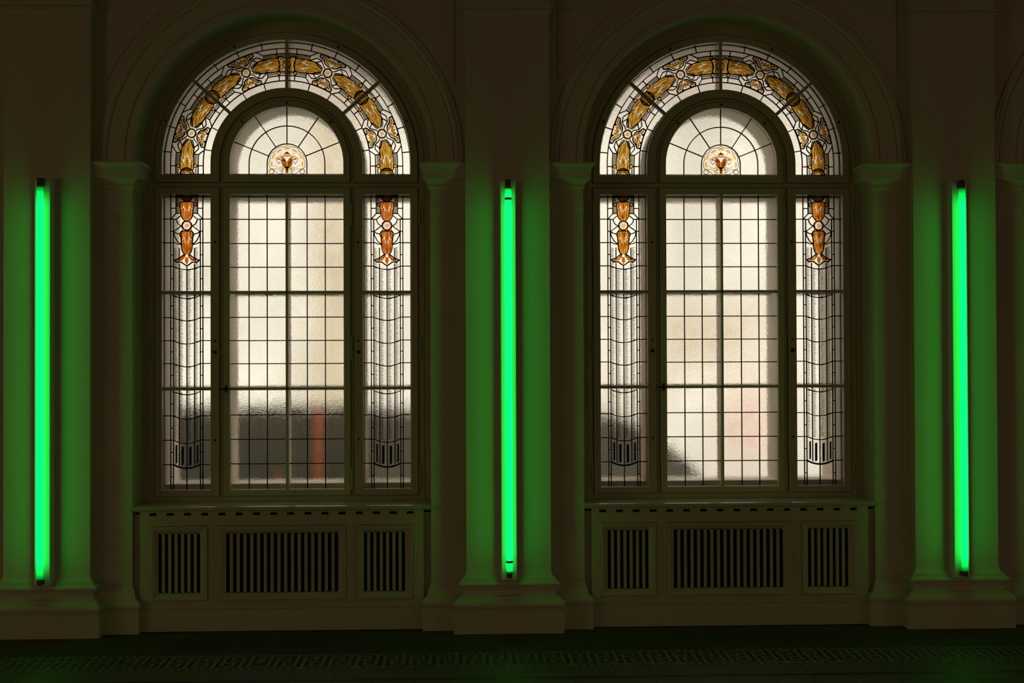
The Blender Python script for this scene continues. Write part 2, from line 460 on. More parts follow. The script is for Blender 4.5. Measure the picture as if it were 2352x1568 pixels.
# ---- side light (casement): p = x from the light's centre, t = z
def side_light(mat, beadmat):
    D = Design()
    S = 1/3024.0
    Z0 = ZT
    q = lambda X, Y: ((X-745)*S, Z0-(Y-152)*S)              # drawing units of the enlarged photo
    mir = lambda P: [(-x, z) for x, z in P]
    HWs = (HA-HB)/2
    zy = lambda y: ZT-(y-448)/366.6                          # heights read from the photo
    L1, L2, CI = .0998, .0838, .0474
    rows = [503.5, 558.3, 612.4, 730.3, 783.4, 836., 956., 1011.8, 1067.8]
    ties = [531.8, 585.8, 641, 703.8, 755.8, 809, 862.7, 928.6, 984.6, 1039.7, 1096.3]
    zb = ZM
    for s in (-1, 1):
        D.line([(s*L1, zb), (s*L1, Z0)])
        D.line([(s*L2, zb), (s*L2, zy(503.5))])
        for y in rows: D.line([(s*L2, zy(y)), (s*HWs, zy(y))])
        for y in ties: D.line([(s*L1, zy(y)), (s*L2, zy(y))])
        for c0, c1 in ((619., 1066.),): D.line([(s*CI, zy(594.) if False else zy(570.)), (s*CI, zy(598.))]); D.line([(s*CI, zy(606.)), (s*CI, zy(1070.))])
    D.line([(0, zy(611.)), (0, zb)])
    def swag(y, w=LW, sag=7.7):
        pts = [(L2*(-1+2*k/14), zy(y+sag*(1-(-1+2*k/14)**2))) for k in range(15)]
        D.line(pts, w)
    for y in rows[2:-1]+[679.3, 900.]: swag(y)
    swag(1067.8, .011, 8.5)
    # comb hatching painted down the four flutes
    cols = [(-L2+.0045, 1), (-CI+.0048, 1), (.0052, 1), (CI+.0048, 1)]
    wid = [.018, .020, .021, .019]
    def tick(ci, y, yb):
        x = cols[ci][0]; w = wid[ci]*(.75+.35*random.random()); dz = (-.0035 if ci < 2 else .0030)*(.6+.8*random.random())
        h = .0023
        z = zy(y)
        D.lead.prism([(x, z+h), (x+w, z+dz+h*.55), (x+w, z+dz-h*.55), (x, z-h)], YD0, YD1)
    for ci in range(4):
        x = abs(cols[ci][0]+.012)/L2
        sag = lambda y: y
        y = 571. if ci in (0, 3) else 622.
        while y < 1014:
            if not (668.5 < y < 677.5 or 889 < y < 898): tick(ci, y, 0)
            y += 3.2
        # dark flute ends in the lowest field
        sg = 7.7*(1-x*x)
        y0, y1 = 1018+sg, 1064+sg
        xa = cols[ci][0]
        wb = .0245 if ci in (1, 2) else .0205
        D.fill([(xa+.0095, zy(y0+3)), (xa+wb, zy(y0+1)), (xa+wb, zy(y1-4)), (xa+wb-.004, zy(y1-1.5)), (xa+.0095, zy(y1-1))])
        y = y0
        while y < y1:
            D.lead.prism([(xa, zy(y)+.0015), (xa+.012, zy(y)-.001), (xa, zy(y)-.0015)], YD0, YD1); y += 3.0
    # hatching in the two shield shapes beside the rosette
    for m in (-1, 1):
        for k in range(9):
            y = 507+k*2.7; x0 = -.081 if m < 0 else .060+.004*abs(k-4)/4; w = .013-.0015*abs(k-4)
            D.lead.prism([(x0, zy(y)-.0012), (x0+w, zy(y-1.4)), (x0, zy(y)+.0012)], YD0, YD1)
    # garland
    C = Design(lambda p, t: (t, Z0-p)); C.lead, C.orn, C.mats = D.lead, D.orn, D.mats
    cog(C, 0., 0., .0405, mat, 1)
    husk(C, .0420, .1590, .0370, mat)
    bloom(C, (735-152)*S, 0., .0290, mat)
    husk(C, .2270, .3760, .0330, mat)
    for m in (-1, 1):
        C.plate([(.374, m*.006), (.382, m*.020), (.398, m*.036), (.408, m*.058), (.412, m*.064), (.421, m*.058), (.415, m*.036), (.414, m*.026), (.400, m*.020), (.388, m*.007)], mat)
        C.line([(.374, m*.010), (.380, m*.024), (.395, m*.042), (.406, m*.066), (.412, m*.075), (.424, m*.062), (.422, m*.034), (.436, m*.016), (.446, 0)], .0075)
        C.paint([(.384, m*.012), (.402, m*.030), (.412, m*.050)], .0018)
        bead(C, (332-152)*S, m*.0520, .0080, beadmat)
        C.plate([(0, m*.044), (0, m*.064), (.1135, m*.064), (.1135, m*.036), (.086, m*.041), (.060, m*.044)], 'grey')
        D.line([(m*.0672, Z0), (m*.0672, Z0-.1160), (m*.038, Z0-.1160)]); D.line([q(745+m*205, 505), q(745+m*290, 600)])
        D.line([q(745+m*120, 545), q(745+m*200, 615), q(745+m*290, 612)])
        D.line([q(745+m*200, 615), q(745+m*186, 660), q(745+m*160, 705), q(745+m*110, 738)])
        D.line([q(745+m*100, 738), q(745+m*170, 790), q(745+m*245, 845)]); D.line([q(745+m*75, 815), q(745+m*140, 895), q(745+m*200, 880), q(745+m*245, 845)])
        D.line([q(745+m*245, 845), q(745+m*235, 930), q(745+m*180, 1030), q(745+m*105, 1090)]); D.line([q(745+m*140, 895), q(745+m*110, 960), q(745+m*102, 1085)])
        D.line([q(745+m*105, 1095), q(745+m*180, 1080), q(745+m*250, 1050)])
        D.line([q(745+m*200, 1390), q(745+m*250, 1385)])
        C.line([(0, m*.0672), (0, m*.045)], .004)
        D.line([(m*L1, zy(478.5)), (m*.0672, zy(478.5))], .006)
    C.plate([(.392, -.010), (.392, .010), (.415, .012), (.428, .006), (.440, 0), (.428, -.006), (.415, -.012)], mat)
    C.paint([(.395, 0), (.430, 0)], .002)
    return D

# ---- round-headed fanlight border: p runs along the middle radius from lower left to lower right
RM = (HA+HB)/2
H0 = ZC-ZS
def fan_map(p, t):
    if p < H0: return (-(RM+t), ZS+p)
    a = (p-H0)/RM
    if a <= pi: return (-(RM+t)*cos(a), ZC+(RM+t)*sin(a))
    return (RM+t, ZC-(p-H0-pi*RM))
LT = 2*H0+pi*RM
SEG = LT/4

def fan_border(mat):
    D = Design(fan_map)
    BW = (HA-HB)/2
    D.line([(0, .1007), (LT, .1007)]); D.line([(0, -.1030), (LT, -.1030)])
    for k in range(4):
        c = SEG*(k+.5)
        for j in (1, 2, 3): D.line([(SEG*(k+j/4), .1007), (SEG*(k+j/4), BW)])
        for j in (1, 2): D.line([(SEG*(k+j/3), -.1030), (SEG*(k+j/3), -BW)])
        bloom(D, c, 0, .0265, mat)
        for s in (-1, 1):
            e = c-s*SEG/2                        # end of the half segment at a bar
            P = lambda d, t: (e+s*d, t)          # d = distance from the bar
            top = (k in (1, 2)) and abs(e-LT/2) < 1e-6
            if not top:
                cog(D, e, 0, .0430, mat, s); husk(D, e+s*.030, e+s*.222, .0385, mat)
            else:                                # knot at the crown
                husk(D, e+s*.050, e+s*.222, .0385, mat)
                D.plate([P(0, -.024), P(.013, -.020), P(.021, 0), P(.013, .020), P(0, .024)], mat)
                D.line([P(0, .026), P(.016, .022), P(.025, 0), P(.016, -.022), P(0, -.026)], .005)
                D.plate([P(.002, .042), P(.020, .036), P(.036, .047), P(.048, .044), P(.040, .022), P(.037, 0), P(.040, -.022), P(.048, -.038), P(.004, -.040), P(.018, -.024), P(.027, 0), P(.018, .024)], mat)
                D.line([P(.058, .046), P(.046, .022), P(.042, 0), P(.046, -.022), P(.060, -.042)], .006)
                D.line([P(0, .046), P(.018, .042), P(.034, .052), P(.060, .048)], .008); D.line([P(0, -.046), P(.060, -.044)], .007)
            for m in (-1, 1):
                a, b = (.0680, .1007) if m > 0 else (-.0705, -.1030)
                bead(D, e+s*.056, m*.0530, .0088, 'bead')
                D.line([P(0, a), P(.134, a)]); D.line([P(.056, a), P(.056, b)])
                D.line([P(.134, a), P(.134, m*.036)]); D.line([P(.134, a), P(.170, b)]); D.line([P(.134, m*.040), P(.174, m*.066)])
                D.line([P(.174, m*.066), P(.172, b)] if False else [P(.174, m*.066), P(.204, m*.060)])
                D.line([P(.174, m*.036), P(.204, m*.058)])
                D.line([P(.204, m*.060), P(.226, m*.030), P(.238, m*.022)])
                D.line([P(.170, m*.037), P(.210, m*.014), P(.226, m*.004)])
                D.plate([P(.004, m*.048), P(.004, m*.064), P(.040, m*.064), P(.040, m*.050)], 'grey'); D.plate([P(.070, m*.048), P(.070, m*.064), P(.130, m*.064), P(.130, m*.042)], 'grey')
        # the two lilies, pointing outwards and inwards from the rosette
        for m in (-1, 1):
            b = .0985 if m > 0 else .1010
            Q = lambda d, t: (c+d, m*t)
            D.line(circ(c, m*.0370, .0050, 10), .003, True)
            for s in (-1, 1):
                # curling horn
                D.plate([Q(s*.005, .046), Q(s*.018, .046), Q(s*.034, .056), Q(s*.043, .072), Q(s*.052, .081), Q(s*.062, .080), Q(s*.068, .086), Q(s*.066, .092), Q(s*.058, .090), Q(s*.050, .094), Q(s*.038, .088), Q(s*.028, .072), Q(s*.014, .060)], mat)
                D.paint([Q(s*.012, .050), Q(s*.030, .062), Q(s*.042, .080), Q(s*.054, .088)], .0016)
                D.line([Q(s*.006, .0405), Q(s*.020, .0405), Q(s*.038, .0500), Q(s*.047, .068), Q(s*.056, .0745), Q(s*.066, .0745), Q(s*.075, .082), Q(s*.074, b)], .0075)
                D.line([Q(s*.075, b-.001), Q(s*.040, b-.001)], .0065)
                D.fill([Q(s*.040, .095), Q(s*.030, .079), Q(s*.027, .088), Q(s*.020, b), Q(s*.040, b)])
                D.fill([Q(s*.013, .061), Q(s*.027, .073), Q(s*.029, .079), Q(s*.020, .073)])
                D.plate([Q(s*.069, .095), Q(s*.073, .095), Q(s*.073, .085), Q(s*.070, .083)], 'grey')
                # side petals of the heart
                D.plate([Q(s*.005, .058), Q(s*.015, .066), Q(s*.026, .080), Q(s*.022, .088), Q(s*.012, .082), Q(s*.006, .072)], mat)
                D.paint([Q(s*.005, .060), Q(s*.010, .078), Q(s*.019, .089)], .0016)
                D.line([Q(s*.049, .060), Q(s*.070, .078)], .003)
                D.line([Q(s*.020, b-.0015), Q(0, b-.0015)], .004)
            D.plate([Q(-.004, .060), Q(-.007, .078), Q(0, .094), Q(.007, .078), Q(.004, .060)], mat)
            D.paint([Q(0, .050), Q(0, .078)], .002)
    return D

def middle_fan():
    D = Design()
    rad = lambda a, r: (r*cos(a), ZC+r*sin(a))
    for R in (.1245, .2375):
        D.line([(-R, ZS)]+[rad(pi-pi*k/30, R) for k in range(31)]+[(R, ZS)])
    for a in (22.4, 56., 90., 124., 157.6):
        a = math.radians(a); D.line([rad(a, .1245), rad(a, HC)])
    # painted shell with a tulip, drawn in units of the enlarged photo
    S = 1/3192.; q = lambda X, Y: ((X-880)*S, ZS+(1415-Y)*S)
    half = [(880, 820), (930, 850), (965, 860), (1000, 856), (1060, 865), (1105, 905), (1122, 955), (1165, 965), (1205, 1005), (1222, 1060), (1215, 1115), (1235, 1140), (1240, 1200), (1235, 1255), (1205, 1285), (1150, 1310), (1090, 1365), (1040, 1400), (960, 1390)]
    for m in (1, -1):
        mm = lambda X, Y: q(880+m*(X-880), Y)
        D.paint([mm(*k) for k in half], .0030)
        for P in ([(880, 850), (935, 875), (935, 910), (910, 900), (880, 898)], [(975, 900), (1030, 900), (1085, 945), (1070, 980), (1040, 945), (985, 930)], [(1100, 985), (1135, 990), (1185, 1040), (1190, 1095), (1165, 1095), (1150, 1040), (1110, 1005)],
                  [(1170, 1148), (1205, 1150), (1205, 1225), (1175, 1270), (1170, 1200)], [(1040, 930), (1050, 925), (985, 1040), (970, 1040)], [(1090, 1090), (1150, 1045), (1150, 1055), (1100, 1100)], [(1150, 1215), (1030, 1275), (1035, 1285), (1130, 1240)],
                  [(890, 1290), (920, 1270), (915, 1330), (895, 1400), (885, 1370)], [(945, 1350), (1005, 1345), (1010, 1360), (960, 1380)], [(950, 1285), (1000, 1275), (985, 1310), (960, 1330)],
                  [(882, 1000), (935, 1005), (966, 1046), (930, 1040), (905, 1030), (882, 1062)]):
            D.plate([mm(*k) for k in P], 'stain')
        # tulip
        for P in ([(882, 1270), (882, 1165), (905, 1130), (930, 1085), (962, 1058), (1015, 1052), (985, 1100), (978, 1190), (945, 1260)], [(980, 1120), (1010, 1090), (1050, 1070), (1075, 1100), (1060, 1120), (1020, 1110), (990, 1160)]):
            D.plate([mm(*k) for k in P], 'orange')
        D.paint([mm(*k) for k in [(880, 1060), (905, 1030), (940, 1050), (970, 1040), (1040, 1050), (1085, 1080), (1095, 1120), (1070, 1170), (1040, 1200), (1030, 1160), (1000, 1165), (975, 1220), (930, 1270)]], .0028)
        D.paint([mm(*k) for k in [(900, 1250), (925, 1160), (960, 1100)]], .0030); D.paint([mm(*k) for k in [(930, 1250), (960, 1180), (985, 1110)]], .0030)
        D.paint([mm(*k) for k in [(885, 1160), (915, 1110), (935, 1070)]], .002)
        D.fill([mm(*k) for k in [(880, 925), (885, 955), (930, 985), (965, 1030), (940, 1005), (905, 995), (880, 995)]])
        D.fill([mm(*k) for k in [(880, 1250), (945, 1255), (900, 1290), (888, 1380), (880, 1400)]])
        # scrolls and balls
        D.paint([mm(*k) for k in [(905, 1400), (905, 1330), (930, 1290), (980, 1255), (1020, 1270), (1025, 1300), (1000, 1320), (960, 1330), (945, 1310), (960, 1290), (990, 1285)]], .0026)
        D.paint([mm(*k) for k in [(920, 1400), (940, 1370), (1010, 1340), (1090, 1290), (1140, 1300)]], .0022)
        b = mm(1187, 1345)
        D.paint(circ(b[0], b[1], .0170, 18), .0024, True); D.paint(circ(b[0], b[1]-.0030, .0125, 16), .0014, True)
        for k in range(8):
            a0, a1 = pi*.0+pi*k/8, pi*(k+1)/8
            D.plate([(b[0]+r*cos(a), b[1]-dz+r*sin(a)) for r, a, dz in ((.0155, a0, 0), (.0155, a1, 0), (.0122, a1, .0024), (.0122, a0, .0024))], 'stain')
    return D

def middle_light():
    D = Design()
    zy = lambda y: ZT-(y-448)/366.6
    for s in (-1, 1):
        for x in (.125, .2385): D.line([(s*x, ZM), (s*x, ZT)])
    for y in (504.2, 560, 614.8, 730, 783.8, 837, 954.8, 1010.8, 1067): D.line([(-HC, zy(y)), (HC, zy(y))])
    return D

# ------------------------------------------------------------------ window joinery
YF, YCH, YBX = -.026, -.008, -.012
def rect_loop(b, y): x0, x1, z0, z1 = b; return [(x0, y, z0), (x1, y, z0), (x1, y, z1), (x0, y, z1)]
def rect_frame(mb, inn, out, yf=YF, ych=YCH, bw=.0035, y_in=.012, yb=.022):
    e = (inn[0]-bw, inn[1]+bw, inn[2]-bw, inn[3]+bw)
    b3 = tuple(o+d*.003 for o, d in zip(out, (1, -1, 1, -1)))
    mb.loft([rect_loop(inn, y_in), rect_loop(inn, ych), rect_loop(e, yf), rect_loop(b3, yf), rect_loop(out, yf+.003), rect_loop(out, yb), rect_loop(inn, y_in)])

def d_loop(R, zb, y, n=32): return [(-R, y, zb), (R, y, zb)]+[(R*cos(pi*k/n), y, ZC+R*sin(pi*k/n)) for k in range(n+1)]

def glazing_bar(mb, x0, x1, z, h=.0105, yf=-.022):
    mb.loft([[(x, .012, z+h), (x, -.006, z+h), (x, yf, z+h*.62), (x, yf, z-h*.62), (x, -.006, z-h), (x, .012, z-h)] for x in (x0, x1)], True, True)
def glazing_post(mb, x, z0, z1, h=.0105, yf=-.022):
    mb.loft([[(x+h, .012, z), (x+h, -.006, z), (x+h*.62, yf, z), (x-h*.62, yf, z), (x-h, -.006, z), (x-h, .012, z)] for z in (z0, z1)], True, True)

def slab(mb, pts, y0=-.002, y1=.002): mb.prism(pts, y0, y1)

def hinge_pin(mb, x, z0, z1, y=-.022, r=.006):
    mb.cyl((x, y, z0), (x, y, z1), r, n=10)
    for z in (z0, z1): mb.cyl((x, y, z-.004), (x, y, z+.004), r*1.25, n=10)
def knob(mb, x, z, r, y=YF, d=.012):
    mb.cyl((x, y, z), (x, y-d*.6, z), r, n=14); mb.cyl((x, y-d*.6, z), (x, y-d, z), r, r*.55, n=14)
def ring(mb, x, z, r, y=YF):
    mb.loft([[(x+q*cos(2*pi*k/16), yy, z+q*sin(2*pi*k/16)) for k in range(16)] for q, yy in ((r, y), (r, y-.003), (r*.5, y-.003), (r*.5, y-.0005), (r*.1, y-.0005))])

ZB1, ZB2 = ZT-(672.8-448)/366.6, ZT-(894-448)/366.6       # horizontal glazing bars
DES = {}
def window(n, xc, orn_low, orn_bead, label):
    W = tag(empty('window_%d' % n, (xc, 0, .742)), label, 'window', None, 'structure')
    inv = Matrix.Translation((0, 0, -.742))
    def P(mb, name, mat, parent=W, label=None, smooth=False, fix=True):
        o = mb.build(name, mat, parent, smooth)
        if fix: fix_normals(o)
        if parent is W: o.matrix_parent_inverse = inv
        if label: o['label'] = label
        return o
    # fixed box frame with mullions, transom and lining towards the outer window
    mb = MB()
    arch_loft(mb, [(RO+.004, -.004), (.862, -.004), (.858, -.006), (.858, YBX), (.827, YBX), (.827, .03)], .740)
    mb.box(-.8268, .8268, YBX, .03, .742, .797)
    for s in (-1, 1): mb.box(min(s*.4015, s*.4175), max(s*.4015, s*.4175), YBX, .03, .797, 2.7365)
    mb.box(-.829, .829, YBX-.001, .03, 2.7365, 2.763)
    arch_loft(mb, [(.398, .03), (.398, YBX), (.4175, YBX), (.4175, .03)], 2.763)
    # rebates the sashes close against
    for s in (-1, 1): mb.box(min(s*.385, s*.434), max(s*.385, s*.434), .0225, .0305, .790, ZC)
    mb.box(-.83, .83, .0228, .0302, 2.720, 2.780); mb.box(-.83, .83, .0228, .0302, .785, .815)
    arch_loft(mb, [(.385, .0302), (.385, .0226), (.434, .0226), (.434, .0302)], 2.75)
    arch_loft(mb, [(.810, .0302), (.810, .0226), (.835, .0226), (.835, .0302)], .785)
    P(mb, 'frame', M['wood'])
    mb = MB(); arch_loft(mb, [(.86, .031), (.8135, .031), (.8135, .302), (.862, .302)], .740); mb.box(-.812, .812, .031, .30, .742, .785)
    P(mb, 'lining', M['lining'])
    # fanlight border sash
    mb = MB()
    arch_loft(mb, [(HA, .012), (HA, YCH), (HA+.0035, YF), (.819, YF), (.822, YF+.003), (.822, .022)], 2.766)
    arch_loft(mb, [(HB, .012), (HB, YCH), (HB-.0035, YF), (.424, YF), (.421, YF+.003), (.421, .022)], 2.766)
    for s in (-1, 1):
        mb.loft([[(s*x, .012, ZS), (s*x, YCH, ZS), (s*x, YF, ZS-.0035), (s*x, YF, 2.769), (s*x, YF+.003, 2.766), (s*x, .022, 2.766)] for x in (.474, .779)], False)
    for s in (-1, 1):
        for x0, x1 in ((.4215, .474), (.779, .8218)): mb.box(min(s*x0, s*x1), max(s*x0, s*x1), YF+.001, .02, 2.7665, 2.80)
    for a in (SEG, 2*SEG, 3*SEG):
        h = .0105
        L = []
        for t in (-.160, .160):
            sec = [(h, .012), (h, -.008), (h*.9, -.016), (-h*.9, -.016), (-h, -.008), (-h, .012)]
            L.append([(lambda xz: (xz[0], y, xz[1]))(fan_map(a+d*RM/(RM+t), t)) for d, y in sec])
        mb.loft(L, True, True)
    fs = P(mb, 'fanlight_sash', M['wood'])
    D = DES.setdefault('fan', None) or fan_border('yellow'); DES['fan'] = D
    mb = MB()
    ring_pts = [fan_map(LT*k/80, (HA-HB)/2+.006) for k in range(81)]+[fan_map(LT*(80-k)/80, -(HA-HB)/2-.006) for k in range(81)]
    A = [fan_map(LT*k/96, (HA-HB)/2+.006) for k in range(97)]; B = [fan_map(LT*k/96, -(HA-HB)/2-.006) for k in range(97)]
    mb.loft([[(a[0], -.002, a[1]), (b[0], -.002, b[1]), (b[0], .002, b[1]), (a[0], .002, a[1])] for a, b in zip(A, B)], True, True)
    P(mb, 'glass_pane', M['glass'], fs)
    P(D.lead, 'lead_cames', M['lead'], fs, fix=False); P(D.orn, 'amber_garland', [M[k] for k in D.mats], fs, 'amber leaf garland with rosettes in the fanlight', fix=False)
    for a, rr in ((19.5, .80), (66., .80), (114., .80), (160.5, .80)):
        mb = MB(); knob(mb, rr*cos(math.radians(a)), ZC+rr*sin(math.radians(a)), .0075, YF, .004); P(mb, 'bolt', M['black'], fs)
    # middle fanlight
    mb = MB()
    mb.loft([d_loop(HC, ZS, .012), d_loop(HC, ZS, YCH), d_loop(HC+.0035, ZS-.0035, YF), d_loop(.392, 2.769, YF), d_loop(.395, 2.766, YF+.003), d_loop(.395, 2.766, .022), d_loop(HC, ZS, .012)])
    ms = P(mb, 'middle_fanlight_sash', M['wood'])
    D = DES.get('mfan') or middle_fan(); DES['mfan'] = D
    mb = MB(); slab(mb, [(x, z) for x, y, z in d_loop(HC+.005, ZS-.005, 0)]); P(mb, 'glass_pane', M['glass'], ms)
    P(D.lead, 'lead_cames', M['lead'], ms, fix=False); P(D.orn, 'painted_tulip', [M[k] for k in D.mats], ms, 'orange tulip in a scalloped shell, painted on glass', fix=False)
    for a in (43., 90., 137.):
        mb = MB(); knob(mb, .378*cos(math.radians(a)), ZC+.378*sin(math.radians(a)), .0075, YF, .004); P(mb, 'bolt', M['black'], ms)
    # three casements
    def casement(inn, out, D, xm, ornname, ornlabel):
        mb = MB(); rect_frame(mb, inn, out)
        for z in (ZB1, ZB2): glazing_bar(mb, inn[0]-.004, inn[1]+.004, z)
        if xm: glazing_post(mb, 0, inn[2]-.004, inn[3]+.004)
        c = P(mb, 'casement', M['wood'])
        mb = MB(); slab(mb, [(inn[0]-.005, inn[2]-.005), (inn[1]+.005, inn[2]-.005), (inn[1]+.005, inn[3]+.005), (inn[0]-.005, inn[3]+.005)])
        P(mb, 'glass_pane', M['glass'], c)
        return c
    key = 'side'+orn_low
    D = DES.get(key) or side_light(orn_low, orn_bead); DES[key] = D
    for s in (-1, 1):
        xa, xb = sorted((s*HA, s*HB)); oa, ob = sorted((s*.822, s*.4215))
        c = casement((xa, xb, ZM, ZT), (oa, ob, .800, 2.733), D, False, None, None)
        for src, name, mats, lab in ((D.lead, 'lead_cames', [M['lead']], None), (D.orn, 'husk_garland', [M[k] for k in D.mats], 'hanging orange leaf garland in leaded glass')):
            kk = (key, name)
            if kk in DES:
                o = bpy.data.objects.new(name, DES[kk]); COL.objects.link(o); o.parent = c
            else:
                o = src.build(name, mats, c); DES[kk] = o.data
            o.location = (s*(HA+HB)/2, 0, 0)
            if lab: o['label'] = lab
        for z0 in (.842, 1.66, 2.50):
            mb = MB(); hinge_pin(mb, s*.832, z0, z0+.13); P(mb, 'hinge', M['wood'], c)
        xs = s*.447
        for z in (1.15, 1.77, 2.39):
            mb = MB(); ring(mb, xs, z, .0072); P(mb, 'bolt', M['black'], c)
        mb = MB(); knob(mb, xs, 1.70, .0115); P(mb, 'knob', M['black'], c)
    c = casement((-HC, HC, ZM, ZT), (-.3975, .3975, .800, 2.733), None, True, None, None)
    D = DES.get('mid') or middle_light(); DES['mid'] = D
    kk = 'midlead'
    if kk in DES:
        o = bpy.data.objects.new('lead_cames', DES[kk]); COL.objects.link(o); o.parent = c
    else:
        o = D.lead.build('lead_cames', M['lead'], c); DES[kk] = o.data
    for z0 in (.842, 1.66, 2.50):
        mb = MB(); hinge_pin(mb, .404, z0, z0+.13); P(mb, 'hinge', M['wood'], c)
    # cross handle at the lower glazing bar
    mb = MB(); hx, hz = -.379, ZB2-.002
    mb.prism([(hx, hz+.027), (hx+.008, hz+.010), (hx+.008, hz-.010), (hx, hz-.027), (hx-.008, hz-.010), (hx-.008, hz+.010)], YF-.008, YF)
    mb.cyl((hx, YF, hz), (hx, YF-.035, hz), .007, n=12)
    mb.loft([[(hx+dx, YF-.030+dy-.012, hz+dz+zz) for dy, dz in ((-.005, 0), (0, .005*k), (.005, 0), (0, -.005*k))] for dx, zz, k in ((-.043, -.001, .5), (-.030, 0, .8), (0, .001, 1.1), (.025, 0, .8), (.040, -.004, .5))], True, True)
    P(mb, 'handle', M['black'], c, 'black cross-shaped window catch')
    # hinge plates along the transom
    for x in (-.70, -.52, -.25, .25, .52, .70):
        mb = MB(); a = .060
        mb.prism([(x-a, 2.750)]+[(x-a*.96, 2.758), (x+a*.96, 2.758), (x+a, 2.750), (x+a*.96, 2.742), (x-a*.96, 2.742)], YBX-.007, YBX)
        P(mb, 'hinge_plate', M['wood'])
    # outer window, a second skin 0.2 m behind
    mb = MB()
    for x0, x1 in ((-.770, -.483), (-.358, .358), (.483, .770)):
        rect_frame(mb, (x0, x1, .872, 2.675), (x0-.058, x1+.058, .78, 2.755), .036, .038, .001, .30, .301)
        for z in (ZB1, ZB2): mb.box(x0-.01, x1+.01, .195, .235, z-.012, z+.012)
    mb.box(-.003, .003, .040, .160, .86, 2.70)
    arch_loft(mb, [(.770, .30), (.770, .037), (.812, .037), (.812, .30), (.770, .30)], 2.76)
    arch_loft(mb, [(.356, .30), (.356, .037), (.483, .037), (.483, .30), (.356, .30)], 2.76)
    mb.box(-.811, .811, .0375, .2995, 2.757, 2.828)
    mb.box(-.003, .003, .040, .160, ZC+.48, ZC+.77)
    ow = P(mb, 'outer_frame', M['lining'], label='second window frame seen blurred behind the leaded glass')
    mb = MB()
    for x0, x1 in ((-.771, -.482), (-.359, .359), (.482, .771)): slab(mb, [(x0, .871), (x1, .871), (x1, 2.676), (x0, 2.676)], .214, .217)
    slab(mb, [(x, z) for x, y, z in d_loop(.357, 2.827, 0)], .214, .217)
    A = [(x, z) for x, z in arch_pts(.771, 2.827, 40)]; B = arch_pts(.482, 2.827, 40)
    mb.loft([[(a[0], .214, a[1]), (b[0], .214, b[1]), (b[0], .217, b[1]), (a[0], .217, a[1])] for a, b in zip(A, B)], True, True)
    P(mb, 'glass_pane', M['clear'], ow)
    # outside sill, seen through the lowest panes
    mb = MB(); mb.box(-.799, .799, .303, .66, .72, .80)
    P(mb, 'outer_sill', M['render'])
    # inside sill board with a rounded nose
    mb = MB()
    nose = [(-.020, .767), (-.292, .767), (-.300, .764), (-.304, .757), (-.304, .748), (-.300, .741), (-.292, .738), (-.020, .738)]
    def sec(x, lo=0): return [(x, max(y, lo) if lo else y, z) for y, z in nose]
    mb.loft([[(x, y, z) for y, z in nose] for x in (-.903, .903)], True, True)
    P(mb, 'window_sill', M['sill'], label='glossy cream window sill board')
    return W
window(1, WX[0], 'orange', 'redbead', 'tall arched leaded window on the left, dark shapes showing through its lowest panes')
window(2, WX[1], 'orange2', 'bead', 'tall arched leaded window on the right, bright down to its lowest panes')

